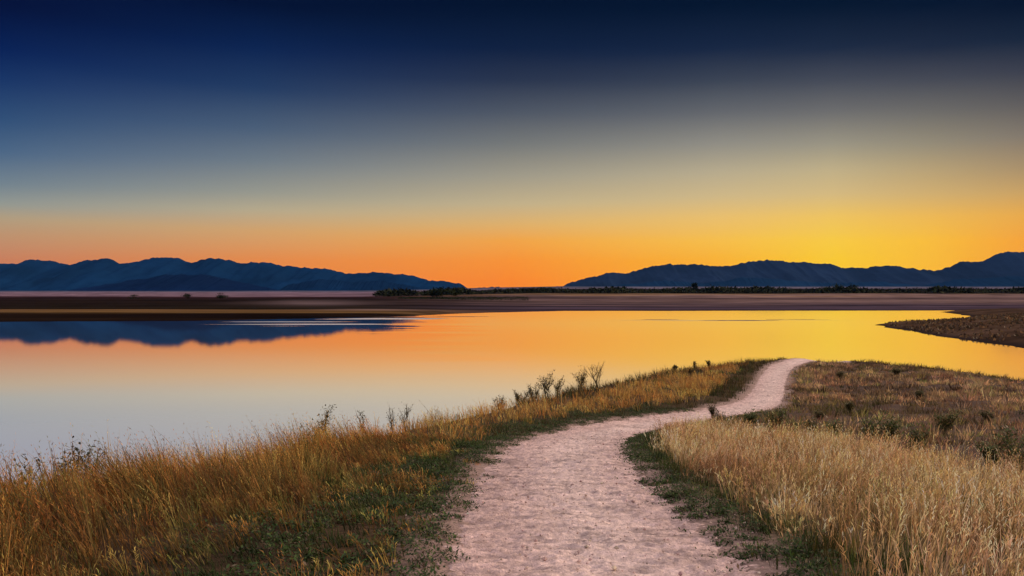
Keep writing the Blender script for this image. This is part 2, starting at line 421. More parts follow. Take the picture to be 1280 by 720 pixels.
C = np.repeat(pick([(.42,.30,.27),(.33,.24,.22),(.52,.40,.36),(.36,.25,.23)], n, .12), 6, 0)
tag(mesh_np('gravel', V, [Fc], M_pebble, C), 'loose pink gravel lying on the footpath', kind='stuff')

# ------------------------------------------------------------------ individual weeds and bushes
def tube(pts, r0, r1, sides=5):
    pts = np.array(pts, float); n = len(pts)
    T = np.gradient(pts, axis=0); T /= np.linalg.norm(T, axis=1)[:, None]+1e-9
    up = np.array([.3, .9, .1]); A = np.cross(T, up); A /= np.linalg.norm(A, axis=1)[:, None]+1e-9; B = np.cross(T, A)
    r = np.linspace(r0, r1, n); V = []
    for k in range(sides):
        an = 2*np.pi*k/sides; V.append(pts+(A*np.cos(an)+B*np.sin(an))*r[:, None])
    V = np.stack(V, 1).reshape(-1, 3); Q = []
    for i in range(n-1):
        for k in range(sides):
            Q.append((i*sides+k, i*sides+(k+1) % sides, (i+1)*sides+(k+1) % sides, (i+1)*sides+k))
    return V, np.array(Q)
def stem_set(H, nst, spread, branchy, rng, r0):
    """stems with side branches: list of polylines and leaf anchor points"""
    segs = []; anch = []
    for i in range(nst):
        a = rng.uniform(0, 6.28); l = H*rng.uniform(.65, 1.0); sp = spread*rng.uniform(.3, 1)
        pts = []; w = rng.uniform(-.06, .06, 2)
        for k in range(7):
            t = k/6; pts.append((math.cos(a)*sp*t**1.3*H+w[0]*H*math.sin(t*5), math.sin(a)*sp*t**1.3*H+w[1]*H*math.sin(t*4), l*t))
        segs.append((pts, r0, r0*.4))
        for k in range(2, 7): anch.append(pts[k])
        for b in range(branchy):
            k = int(rng.integers(2, 6)); p = np.array(pts[k]); a2 = rng.uniform(0, 6.28); L = H*rng.uniform(.14, .34)
            q = [p+np.array((math.cos(a2)*.65*L*t, math.sin(a2)*.65*L*t, L*(t*.6+.4*t*t))) for t in (0, .33, .66, 1)]
            segs.append((q, r0*.5, r0*.25)); anch += [tuple(v) for v in q[1:]]
    return segs, np.array(anch)
def plant(name, cat, label, px, d, H, nst, spread, branchy, leafsize, nleaf, pal, stemcol, r0=.006, puff=.04, group=None, X=None):
    rng = np.random.default_rng(int(px*7+d*13))
    x0 = at(px, d) if X is None else X
    z = float(ground_h(np.array([x0]), np.array([d]))[0][0])
    root = bpy.data.objects.new(name, None); COL.objects.link(root); root.location = (x0, d, z-.01)
    tag(root, label, cat, group)
    segs, an = stem_set(H, nst, spread, branchy, rng, r0)
    V = []; Q = []; o = 0
    for pts, a, b in segs:
        v, q = tube(pts, a, b); V.append(v); Q.append(q+o); o += len(v)
    V = np.concatenate(V); mesh_np('stems', V, [np.concatenate(Q)], M_stem, np.tile(np.array(stemcol), (len(V), 1)), smooth=True, parent=root)
    P = np.repeat(an, nleaf, 0)+rng.normal(0, puff*H, (len(an)*nleaf, 3)); P[:, 2] = np.abs(P[:, 2])
    v, q, t, c = leaves(P, leafsize*rng.uniform(.6, 1.4, len(P)), pick(pal, len(P), .2))
    mesh_np('leaves', v, [q], M_green, c, parent=root)
    return root
DARK = [(.14,.11,.03),(.06,.055,.02),(.045,.035,.015),(.09,.07,.03),(.03,.035,.012)]
DK = (.06,.04,.02)
W = 'tall_weed'; G1 = 'tall weeds standing along the edge of the left bank'
weeds = [
 (727,42,1.15,4,.25,5,.05,5,'leafy dark weed left of the bare twiggy one, tallest against the golden water'),
 (747,42.5,1.15,5,.38,6,.03,2,'bare twiggy weed beside the leafy one, tallest on the crest of the left bank'),
 (682,35,1.0,3,.22,4,.05,6,'dark weed with a round leafy top, highest in the cluster left of the twiggy pair'),
 (697,36.5,.75,3,.3,3,.045,4,'shorter leafy weed just right of the round topped weed'),
 (667,34,.72,3,.35,4,.045,6,'low bushy weed just left of the round topped weed'),
 (650,33,.62,3,.4,4,.045,6,'low spreading weed second from the left end of the leafy cluster'),
 (624,31,.55,3,.35,3,.045,6,'small leafy weed at the left end of the leafy cluster'),
 (402,16.5,.80,3,.16,3,.035,5,'slender upright weed standing tallest over the orange grass above the mid bank'),
 (389,16.2,.58,3,.3,3,.03,4,'small leaning weed at the left foot of the slender upright one'),
 (457,19,.62,2,.2,2,.03,2,'thin stalk rising alone from the bank between slender weed and paired stalks'),
 (490,20.5,.66,2,.15,2,.025,2,'left one of the paired thin stalks on the bank edge'),
 (507,21,.70,2,.15,2,.025,2,'right one of the paired thin stalks on the bank edge'),
 (30,9.0,.66,3,.12,2,.03,4,'dark spiky weed near the left edge of the photo'),
 (72,9.2,.62,4,.25,3,.03,5,'bushy dark weed between the spiky one and the single drooping stalk'),
 (90,9.3,.82,1,.10,1,.035,4,'single tall stalk with a dark drooping leaf head against pale water'),
 (114,9.6,.60,4,.25,3,.025,4,'fine stemmed weed right of the single drooping stalk'),
 (10,8.8,.52,3,.2,2,.03,4,'short dark weed leftmost of all on the bank'),
 (886,58,.62,3,.2,3,.06,4,'small upright weed on the bank crest left of the far path bend'),
 (868,57,.55,2,.2,2,.06,4,'little stalk on the bank crest, second weed left of the far path bend'),
 (843,54,.5,3,.3,3,.06,4,'low weed on the bank crest farthest left of the far path bend'),
 (980,76,.6,3,.4,3,.05,3,'wiry weed on the crest above the point where the path vanishes'),
 (891,28.6,.55,3,.16,3,.035,8,'little dark upright weed standing at the lower edge of the path bend'),
]
for px, d, H, ns, sp, br, ls, nl, lab in weeds:
    plant(W, 'weed', lab, px, d, H*(.95 if d > 50 else 1.2 if d > 12 else 1.05), ns+2, sp*1.5, br+1, ls*1.5, nl+2, DARK, DK, r0=.006+.00024*d, group=G1 if px not in (891, 980) else None)
B = 'bush'
def solve_d(px, py):     # depth at which the ground passes through a row, nearest crossing first
    d = np.arange(4, 82, .1); z, _, _ = ground_h(at(px, d), d); r = HOR+(EYE-z)/d*F
    i = np.argmax(r <= py); return float(d[i])
bushes = [
 (970,549,.62,.40,'round dark green bush in the pale grass right of the path bend'),
 (938,545,.58,.22,'narrow upright olive bush just left of the round dark green bush'),
 (901,541,.45,.35,'small low bush in the pale grass nearest the path bend'),
 (993,547,.42,.4,'faded little bush at the right foot of the round dark bush'),
 (1014,551,.45,.35,'small olive bush third from the path bend in the pale grass'),
 (1042,556,.45,.4,'low olive bush between the small olive one and the wide green pair'),
 (1088,564,.55,.5,'wide green bush, left one of the pair at the scrub edge'),
 (1114,563,.58,.45,'darker green bush, right one of the pair at the scrub edge'),
 (1146,573,.45,.4,'olive bush below and right of the wide green pair'),
 (1272,600,.62,.6,'large dark bush at the right edge of the photo'),
 (1240,590,.36,.5,'small brown bush left of the large dark bush at the right edge'),
 (1062,516,.65,.55,'dark bush in the middle of the brown scrub slope'),
 (1025,528,.60,.6,'olive bush on the scrub just right of the path after the bend'),
 (1150,500,.75,.7,'dark low bush high on the scrub slope'),
 (1235,530,.7,.6,'dark bush on the scrub slope near the right edge of the photo'),
 (1050,474,.8,.6,'dark bush near the crest of the scrub slope right of the vanishing path'),
 (1180,545,.6,.6,'dark bush on the scrub slope above the wide green pair'),
 (1120,470,.8,.7,'small dark bush high up near the water on the scrub slope'),
]
for px, py, H, sp, lab in bushes:
    d = solve_d(px, py)
    plant(B, 'bush', lab, px, d, H*(1.15 if d < 26 else .62), 12, sp*.9, 4, .04+.0008*d, 7, GREEN+DARK[:2]+[(.10,.09,.03)] if 'green' in lab or 'large' in lab else [(.05,.06,.02),(.14,.12,.04),(.10,.07,.04)], DK, r0=.006, puff=.09, group='bushes dotted over the right slope')

# ------------------------------------------------------------------ far land: one sheet out to the mountains
def col_of(th):  # photo column of an azimuth
    return 640+F*np.tan(np.clip(th, -1.1, 1.1))
SH = np.array([(-2500,402),(0,402),(235,401),(400,398),(470,396),(520,394.5),(560,392.5),(640,390.3),(700,389),(1280,388),(3500,388)], float)
def shoreY(c): return EYE*F/(np.interp(c, SH[:, 0], SH[:, 1])-HOR)
SPIT = catmull(np.array([(330,620),(250,440),(190,345),(150,304),(131,286),(120,262),(109,223),(98,185),(88.5,139),(80,105),(95,80),(140,62),(200,50)], float), 6)
SPITP = np.vstack([SPIT, [(420,50),(700,620)]])
nth = 900
th = np.concatenate([np.linspace(-math.pi, -.75, 60, endpoint=False), np.linspace(-.75, .75, nth), np.linspace(.75, math.pi, 60)[1:]])
rr = np.concatenate([np.geomspace(95, 900, 190), np.geomspace(915, 9500, 110)])
TH, RR = np.meshgrid(th, rr, indexing='ij')
FX = RR*np.sin(TH); FY = RR*np.cos(TH)
D = RR*np.maximum(np.cos(TH), .5); CC = col_of(TH)
sy = shoreY(CC)*(1+.035*fbm(FX*.006, FY*.01, 4))
# rows of the photo reached at given depths, on the left and on the right of the lake
lrow = np.interp(D, [330, 500, 800, 1200, 2000, 3000, 6000, 9500], [401, 389.0, 384, 373.5, 370.5, 367, 364.5, 363])
rrow = np.interp(D, [730, 900, 1100, 1700, 2000, 3000, 6000, 9500], [388, 383.5, 379, 367.5, 366, 362, 358.5, 358])
kx = sstep(430, 720, CC)
row = lrow*(1-kx)+rrow*kx
hz = EYE+(HOR-row)/F*D
sin_ = D-sy
hz = np.maximum(hz, .6)+.8*fbm(FX*.004, FY*.004, 3)*np.clip(D/900, .1, 2)
FZ = np.where(sin_ > 0, hz*sstep(0, 60, sin_)*.999+.0, 0)-1.2*(1-sstep(-25, 12, sin_))
FZ = np.where(sin_ > 0, np.maximum(FZ, .02+.012*np.minimum(sin_, 60)), FZ)
# spit on the right
sd_, _, _, _ = seg_near(FX, FY, SPIT); ins = inside(FX, FY, SPITP)
ss = np.where(ins, sd_, -sd_)+2.5*fbm(FX*.05, FY*.05, 3)
spz = np.where(ss > 0, 3.2*(1-np.exp(-ss/22))+.3*fbm(FX*.08, FY*.08, 3)*sstep(2, 12, ss), np.maximum(ss*.15, -1.5))
FZ = np.maximum(FZ, spz)
BAR = np.zeros_like(FX)     # low mud bars just breaking the surface
for bx_, by_, brx, bry in ((96, 342, 25, 7), (66, 356, 16, 5), (128, 362, 18, 5), (-52, 392, 26, 8), (-30, 425, 22, 8)):
    BAR = np.maximum(BAR, 1-((FX-bx_)/brx)**2-((FY-by_)/bry)**2+.5*fbm(FX*.08, FY*.2, 3))
BAR = np.where(BAR > .25, BAR, 0); FZ = np.where(BAR > 0, np.maximum(FZ, .10*(BAR-.2)), FZ)
back = np.abs(TH) > 1.25
FZ = np.where(back, np.maximum(FZ, -1.5+6.5*sstep(110, 190, RR)), FZ)
# land cover by depth
def cov(stops, D):
    s = np.array([a for a, _ in stops], float); c = np.array([b for _, b in stops])
    return np.stack([np.interp(D, s, c[:, i]) for i in range(3)], -1)
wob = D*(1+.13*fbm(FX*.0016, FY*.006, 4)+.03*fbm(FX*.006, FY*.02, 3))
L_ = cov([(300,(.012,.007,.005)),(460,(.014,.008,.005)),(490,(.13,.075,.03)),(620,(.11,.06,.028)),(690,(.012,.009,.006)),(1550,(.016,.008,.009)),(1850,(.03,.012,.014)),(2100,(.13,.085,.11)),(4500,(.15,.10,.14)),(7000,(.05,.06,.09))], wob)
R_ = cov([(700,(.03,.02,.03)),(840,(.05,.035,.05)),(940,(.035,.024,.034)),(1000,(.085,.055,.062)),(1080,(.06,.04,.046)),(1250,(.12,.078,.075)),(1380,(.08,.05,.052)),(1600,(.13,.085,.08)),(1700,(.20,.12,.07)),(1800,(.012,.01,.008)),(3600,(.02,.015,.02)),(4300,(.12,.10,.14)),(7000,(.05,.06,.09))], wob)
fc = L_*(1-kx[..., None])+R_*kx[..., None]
fc = fc*np.clip(1+.8*fbm(FX*.0018, FY*.028, 4)[..., None]+.35*fbm(FX*.02, FY*.05, 3)[..., None], .2, 2.2)
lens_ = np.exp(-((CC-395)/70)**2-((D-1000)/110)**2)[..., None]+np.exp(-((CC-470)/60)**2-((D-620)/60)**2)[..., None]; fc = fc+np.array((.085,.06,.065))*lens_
fc = np.where((BAR > 0)[..., None], np.array((.09,.06,.065)), fc)
sp = (ss > -3)[..., None]; bro = np.array((.055,.034,.024))*(1+.7*fbm(FX*.07, FY*.07, 4)[..., None])*(1+.3*fbm(FX*.4, FY*.4, 2)[..., None])
edge_ = sstep(0, 5, ss)[..., None]; bro = bro*edge_+np.array((.022,.016,.016))*(1-edge_)
fc = np.where(sp, bro, fc)
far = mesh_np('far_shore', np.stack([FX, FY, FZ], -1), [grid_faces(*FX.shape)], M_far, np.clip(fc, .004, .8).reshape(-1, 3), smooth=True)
tag(far, 'flat dark shore and plain beyond the lake', kind='structure')
def far_h(x, y):
    """height of the far sheet at a point, from the same grid"""
    t = math.atan2(x, y); r = math.hypot(x, y)
    i = int(np.clip(np.searchsorted(th, t), 1, len(th)-1)); j = int(np.clip(np.searchsorted(rr, r), 1, len(rr)-1))
    return float(min(FZ[i, j], FZ[i-1, j-1], FZ[i, j-1], FZ[i-1, j]))

# scrub tufts on the spit
x = RNG.uniform(75, 260, 40000); y = RNG.uniform(95, 420, 40000)
d_, _, _, _ = seg_near(x, y, SPIT); i_ = inside(x, y, SPITP); m = i_ & (d_ > 2) & (x < .72*y) & (RNG.random(len(x)) < .15+.85*(fbm(x*.06, y*.06, 3) > .0)); x = x[m]; y = y[m]; d_ = d_[m]
z = np.array([far_h(a, b) for a, b in zip(x, y)])
n = len(x); H = RNG.uniform(.25, .8, n)
V, Fc, C = join([blades(np.stack([x, y, z], 1), H, RNG.uniform(.3, .9, n), RNG.normal(0, .4, n), RNG.normal(0, .3, n), pick([(.10,.06,.035),(.055,.035,.025),(.14,.085,.045),(.03,.022,.016)], n))])
tag(mesh_np('spit_scrub', V, Fc, M_grass, C), 'brown scrub covering the low spit on the right', kind='stuff')

# ------------------------------------------------------------------ mountains
RIDGE_L = [(-1600,345),(-1100,330),(-700,322),(-400,318),(-150,326),(0,330.5),(23,330),(40,324.5),(67,325),(81,330),(91,330),(114,323.5),(134,323.5),(154,329.5),(168,328.5),(188,324),(201,322.5),(225,322.5),(240,327.5),(252,323),(269,324),(285,326),(302,329),(322,328),(353,331),(386,334.6),(417,337),(437,341),(464,341),(477,339.6),(501,342),(518,345),(534,350),(561,352),(575,354.5),(585,361),(600,366),(640,370)]
RIDGE_R = [(630,370),(664,362.5),(689,358.8),(719,352),(756,341),(786,342),(803,336),(819,332.6),(837,330),(875,331),(897,333),(920,330),(939,326),(957,324.4),(980,326),(1010,329),(1032,330),(1062,335),(1092,333.7),(1119,332.6),(1145,335.6),(1171,338),(1186,334.5),(1201,327.4),(1224,327),(1242,318.8),(1261,315),(1290,315),(1400,310),(1600,318),(1900,312),(2300,330)]
HILL_M = [(560,366),(590,361),(615,359),(645,360.3),(669,360),(700,361),(740,366)]
HILL_F = [(60,371),(95,362),(130,356),(165,350),(185,348),(200,343.5),(222,342),(240,344),(262,343),(285,349),(320,356),(345,361),(380,370)]
SP_L = [(330,371),(360,356),(400,349),(440,352),(480,351),(510,356),(540,361),(570,370)]
SP_R = [(700,371),(760,358),(830,351),(880,354),(930,347),(990,350),(1040,354),(1100,352),(1150,358),(1190,350),(1260,346),(1400,345),(1600,371)]
def range_mesh(name, label, R, Dm, Wf, color, seed, bbase=60, rough=1.0, na=900, mat=None):
    R = np.array(R, float); c = np.linspace(R[0, 0], R[-1, 0], na); t = np.concatenate([np.linspace(-1, 0, 46), np.linspace(0, 1, 14)[1:]])
    Cc, Tt = np.meshgrid(c, t, indexing='ij')
    row = np.interp(Cc, R[:, 0], R[:, 1])
    thv = np.arctan((Cc-640)/F)
    jag = 1.7*(1.2*fbm(Cc*.06+seed, 0*Cc, 5)+.9*fbm(Cc*.22+seed, 0*Cc+3, 3, .7))*rough
    Hr = EYE+(HOR-row+jag)/F*Dm
    Y = Dm+Tt*Wf; X = (Cc-640)/F*Dm*(1+.0*Tt)
    p = (1-np.abs(Tt))
    sp_ = fbm(X*.0010+seed, Y*.00022, 4)*1.0+.5*fbm(X*.0035, Y*.0012+seed, 4)
    z = bbase*.3+(Hr-bbase*.3)*np.clip(p**1.25, 0, 1)*1.0
    z = z+(Hr)*.42*sp_*(np.abs(Tt))*(1-np.abs(Tt))*3.0*rough
    # nothing in front may rise above the line of sight to the ridge
    lim = EYE+(Hr-EYE)*(Y/Dm)*(.995-.10*np.abs(Tt))
    z = np.where(Tt < 0, np.minimum(z, lim), z)
    z = np.where(np.abs(Tt) > .985, -20, z)
    colr = np.array(color)*(1+.25*fbm(X*.0015, Y*.0015, 4)[..., None])
    o = mesh_np(name, np.stack([X, Y, z], -1), [grid_faces(*X.shape)], mat or M_mount, np.clip(colr, .003, 1).reshape(-1, 3), smooth=True)
    tag(o, label, kind='structure'); return o
HAZE_BLUE = (.003,.019,.062)  # blue of the distant air put into the slope colours of every range
range_mesh('mountains', 'blue mountain range beyond the left shore', RIDGE_L, 12000, 2600, HAZE_BLUE, 3)
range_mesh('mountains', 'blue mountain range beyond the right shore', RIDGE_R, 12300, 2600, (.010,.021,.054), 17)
range_mesh('hills', 'low distant hill in the gap between the ranges', HILL_M, 14000, 900, HAZE_BLUE, 29)
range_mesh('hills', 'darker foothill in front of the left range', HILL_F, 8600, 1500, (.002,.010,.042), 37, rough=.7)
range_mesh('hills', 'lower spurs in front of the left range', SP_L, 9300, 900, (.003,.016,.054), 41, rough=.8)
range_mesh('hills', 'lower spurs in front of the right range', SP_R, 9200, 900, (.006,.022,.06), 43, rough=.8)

# ------------------------------------------------------------------ far trees
def tree(px, Y, wpx, hpx, label, kind='round', group=None):
    rng = np.random.default_rng(int(px*3+Y))
    X = at(px, Y); H = hpx/F*Y; Wd = wpx/F*Y*.5
    z = far_h(X, Y)
    root = bpy.data.objects.new('tree', None); COL.objects.link(root); root.location = (X, Y, z-.3)
    tag(root, label, 'tree', group)
    v, q = tube([(0,0,0),(0.02*H,0,H*.25),(0,.01*H,H*.5),(0.01*H,0,H*.8)], H*.045, H*.012, 6)
    mesh_np('trunk', v, [q], M_stem, np.tile((.03,.022,.016), (len(v), 1)), parent=root)
    n = 700; nb = 9
    cb = np.stack([rng.normal(0, .42*Wd, nb), rng.normal(0, .42*Wd, nb), H*rng.uniform(.18, .88, nb)], 1)
    i = rng.integers(0, nb, n); P = cb[i]+rng.normal(0, 1, (n, 3))*np.array([Wd*.26, Wd*.26, H*.10])
    P[:, 2] = np.clip(P[:, 2], H*.05, H*1.03)
    v, q, t, c = leaves(P, np.full(n, H*.2)*rng.uniform(.6, 1.3, n), pick([(.02,.03,.012),(.012,.018,.008),(.035,.04,.015)], n))
    mesh_np('crown', v, [q], M_fartree, c, parent=root)
GT = 'trees on the far shore'
for a in [(553,1500,22,358,'broad dark tree standing alone where the left shore meets the gap'),
          (541,1500,12,363,'small tree touching the left side of the broad dark tree'),
          (570,1560,13,362.5,'small tree touching the right side of the broad dark tree'),
          (168,1230,13,368.5,'low dark tree on the left shore farthest to the left'),
          (233,1230,10,367,'round dark tree on the left shore, middle one of three'),
          (277,1230,14,366,'round dark tree on the left shore below the foothill, right one of three'),
          (868,1950,6,354.5,'narrow tall dark tree, taller one of the pair below the right range'),
          (887,1950,8,357,'shorter dark tree, right one of the pair below the right range'),
          (1028,1950,22,358,'wide dark tree on the far shore left of the tall pair of trees'),
          (1049,1950,12,355.5,'rounded dark tree, left one of the two tallest below the gap in the right range'),
          (1066,1950,11,356,'rounded dark tree, right one of the two tallest below the gap in the right range'),
          (1170,1950,12,357.5,'dark tree near the right end of the far tree line')]:
    zb = far_h(at(a[0], a[1]), a[1]); tree(a[0], a[1], a[2], HOR+(EYE-zb)/a[1]*F-a[3], a[4], group=GT)
# tree belt that reads as one mass
parts = []; n = 9000
px = RNG.uniform(470, 1420, n); Y = RNG.uniform(1820, 2900, n); dens = np.where(px < 700, .9, np.where(px < 1080, .7, .45))
m = RNG.random(n) < dens*(.35+.65*(vnoise(px*.05, Y*.004) > .4)); px = px[m]; Y = Y[m]; X = at(px, Y)
z = np.array([far_h(a, b) for a, b in zip(X, Y)])
n = len(X); H = RNG.uniform(5, 11, n)*(.6+.8*vnoise(px*.04, px*0))
for j in range(7):
    P = np.stack([X+RNG.normal(0, 4, n), Y+RNG.normal(0, 4, n), z+H*RNG.uniform(.0, .75, n)], 1)
    parts.append(leaves(P, H*1.1*RNG.uniform(.6, 1.2, n), pick([(.02,.024,.012),(.012,.014,.008),(.03,.03,.014)], n)))
px2 = RNG.uniform(500, 660, 2500); Y2 = RNG.uniform(1250, 1500, 2500); X2 = at(px2, Y2); z2 = np.array([far_h(a, b) for a, b in zip(X2, Y2)])
H2 = RNG.uniform(.8, 3, 2500)
for j in range(4):
    parts.append(leaves(np.stack([X2+RNG.normal(0, 3, 2500), Y2, z2+H2*RNG.uniform(0, .6, 2500)], 1), H2*.8, pick([(.02,.028,.012),(.012,.018,.008)], 2500)))
V, Fc, C = join(parts)
tag(mesh_np('far_woodland', V, Fc, M_fartree, C), 'dark belt of woodland on the plain beyond the lake', kind='stuff')

# ------------------------------------------------------------------ water
m, nt, N, L, P = newmat('calm_lake_water')
P.inputs['Base Color'].default_value = (.17,.185,.19,1); P.inputs['IOR'].default_value = 1.33
P.inputs['Roughness'].default_value = .03
geo = N.new('ShaderNodeNewGeometry')
sx = N.new('ShaderNodeSeparateXYZ'); L.new(geo.outputs['Position'], sx.inputs[0])
def math_(op, a, b=None, c=None):
    n = N.new('ShaderNodeMath'); n.operation = op
    for i, v in enumerate((a, b, c)):
        if v is None: continue
        if isinstance(v, (int, float)): n.inputs[i].default_value = v
        else: L.new(v, n.inputs[i])
    return n.outputs[0]
mp = N.new('ShaderNodeMapping'); mp.inputs['Scale'].default_value = (.012, .075, 1); L.new(geo.outputs['Position'], mp.inputs['Vector'])
nz = N.new('ShaderNodeTexNoise'); nz.inputs['Scale'].default_value = 1; nz.inputs['Detail'].default_value = 3; nz.inputs['Roughness'].default_value = .45; L.new(mp.outputs[0], nz.inputs['Vector'])
def lens(cx, cy, rx, ry):   # a wind-ruffled patch on the lake
    a = math_('DIVIDE', math_('SUBTRACT', sx.outputs['X'], cx), rx); b = math_('DIVIDE', math_('SUBTRACT', sx.outputs['Y'], cy), ry)
    r = math_('ADD', math_('MULTIPLY', a, a), math_('MULTIPLY', b, b))
    return math_('MAXIMUM', math_('SUBTRACT', 1, r), 0)
calm = N.new('ShaderNodeMapRange'); calm.interpolation_type = 'SMOOTHSTEP'; calm.inputs['From Min'].default_value = -.17; calm.inputs['From Max'].default_value = -.02; calm.inputs['To Min'].default_value = .012; calm.inputs['To Max'].default_value = .06
L.new(math_('DIVIDE', math_('ADD', sx.outputs['X'], math_('MULTIPLY', math_('SUBTRACT', nz.outputs['Fac'], .5), 60)), math_('MAXIMUM', sx.outputs['Y'], 30)), calm.inputs['Value'])
lift_fade = N.new('ShaderNodeMapRange'); lift_fade.interpolation_type = 'SMOOTHSTEP'; lift_fade.inputs['From Min'].default_value = 30; lift_fade.inputs['From Max'].default_value = 150
L.new(math_('ADD', sx.outputs['Y'], math_('MULTIPLY', math_('MAXIMUM', sx.outputs['X'], 0), 1.5)), lift_fade.inputs['Value'])
bc = N.new('ShaderNodeMix'); bc.data_type = 'RGBA'; L.new(lift_fade.outputs['Result'], bc.inputs['Factor']); bc.inputs[6].default_value = (.80,.84,.86,1); bc.inputs[7].default_value = (.86,.86,.88,1)
mt = N.new('ShaderNodeMapRange'); L.new(lift_fade.outputs['Result'], mt.inputs['Value']); mt.inputs['To Min'].default_value = .45; mt.inputs['To Max'].default_value = .975; L.new(mt.outputs['Result'], P.inputs['Metallic'])
L.new(bc.outputs[2], P.inputs['Base Color'])    # brightness added to the near water through pale diffuse colour; near-mirror beyond
ms = [lens(-82, 318, 42, 9), lens(-78, 285, 48, 10), lens(-72, 262, 20, 5), lens(-58, 372, 40, 22)]
rs = [lens(88, 334, 36, 6), lens(118, 341, 46, 4), lens(62, 345, 34, 4)]
ac2 = rs[0]
for q in rs[1:]: ac2 = math_('MAXIMUM', ac2, q)
m2 = N.new('ShaderNodeMapRange'); L.new(math_('MULTIPLY', math_('POWER', ac2, .5), nz.outputs['Fac']), m2.inputs['Value'])
m2.inputs['From Min'].default_value = .22; m2.inputs['From Max'].default_value = .50; m2.inputs['To Min'].default_value = 0; m2.inputs['To Max'].default_value = .22
acc = ms[0]
for q in ms[1:]: acc = math_('MAXIMUM', acc, q)
mask = N.new('ShaderNodeMapRange'); L.new(math_('MULTIPLY', math_('POWER', acc, .5), nz.outputs['Fac']), mask.inputs['Value'])
mask.inputs['From Min'].default_value = .30; mask.inputs['From Max'].default_value = .48
rg = N.new('ShaderNodeMapRange'); L.new(mask.outputs['Result'], rg.inputs['Value']); rg.inputs['To Min'].default_value = .012; rg.inputs['To Max'].default_value = .42
L.new(math_('MAXIMUM', m2.outputs['Result'], math_('MAXIMUM', rg.outputs['Result'], calm.outputs['Result'])), P.inputs['Roughness'])
mp2 = N.new('ShaderNodeMapping'); mp2.inputs['Scale'].default_value = (.5, 1.6, 1); L.new(geo.outputs['Position'], mp2.inputs['Vector'])
n2 = N.new('ShaderNodeTexNoise'); n2.inputs['Scale'].default_value = 1.2; n2.inputs['Detail'].default_value = 3; L.new(mp2.outputs[0], n2.inputs['Vector'])
bp = N.new('ShaderNodeBump'); bp.inputs['Distance'].default_value = .02; bp.inputs['Strength'].default_value = .07
L.new(n2.outputs['Fac'], bp.inputs['Height']); # shading normals of the far right half lean over, suppressing the mountain reflection
tl = N.new('ShaderNodeMapRange'); tl.interpolation_type = 'SMOOTHSTEP'; L.new(sx.outputs['Y'], tl.inputs['Value'])
tl.inputs['From Min'].default_value = 60; tl.inputs['From Max'].default_value = 320; tl.inputs['To Max'].default_value = -.024
cf = N.new('ShaderNodeMapRange'); L.new(calm.outputs['Result'], cf.inputs['Value']); cf.inputs['From Min'].default_value = .012; cf.inputs['From Max'].default_value = .06
cb = N.new('ShaderNodeCombineXYZ'); L.new(math_('MULTIPLY', tl.outputs['Result'], cf.outputs['Result']), cb.inputs['Y'])
va = N.new('ShaderNodeVectorMath'); va.operation = 'ADD'; L.new(bp.outputs[0], va.inputs[0]); L.new(cb.outputs[0], va.inputs[1])
vn = N.new('ShaderNodeVectorMath'); vn.operation = 'NORMALIZE'; L.new(va.outputs[0], vn.inputs[0]); L.new(vn.outputs[0], P.inputs['Normal'])
S = 9000
water = mesh_np('water', [(-S,-1500,0),(S,-1500,0),(S,9000,0),(-S,9000,0)], [np.array([[0,1,2,3]])], m)
tag(water, 'calm lake reflecting the orange sky', kind='structure')

# ------------------------------------------------------------------ haze
HAZE = True
if HAZE:
    m = bpy.data.materials.new('evening_air'); m.use_nodes = True; nt = m.node_tree; nt.nodes.clear()
    out = nt.nodes.new('ShaderNodeOutputMaterial'); pv = nt.nodes.new('ShaderNodeVolumePrincipled')
    pv.inputs['Color'].default_value = (.12,.40,.95,1); pv.inputs['Density'].default_value = .000004; pv.inputs['Anisotropy'].default_value = 0
    nt.links.new(pv.outputs[0], out.inputs['Volume'])
    x0, x1, y0, y1, z0, z1 = -22000, 22000, -3000, 16500, -25, 1400
    v = [(x,y,z) for x in (x0,x1) for y in (y0,y1) for z in (z0,z1)]
    f = np.array([(0,1,3,2),(4,6,7,5),(0,4,5,1),(2,3,7,6),(0,2,6,4),(1,5,7,3)])
    hz_ = mesh_np('haze', v, [f], m); tag(hz_, 'thin blue evening air over the lake and plain', kind='stuff')

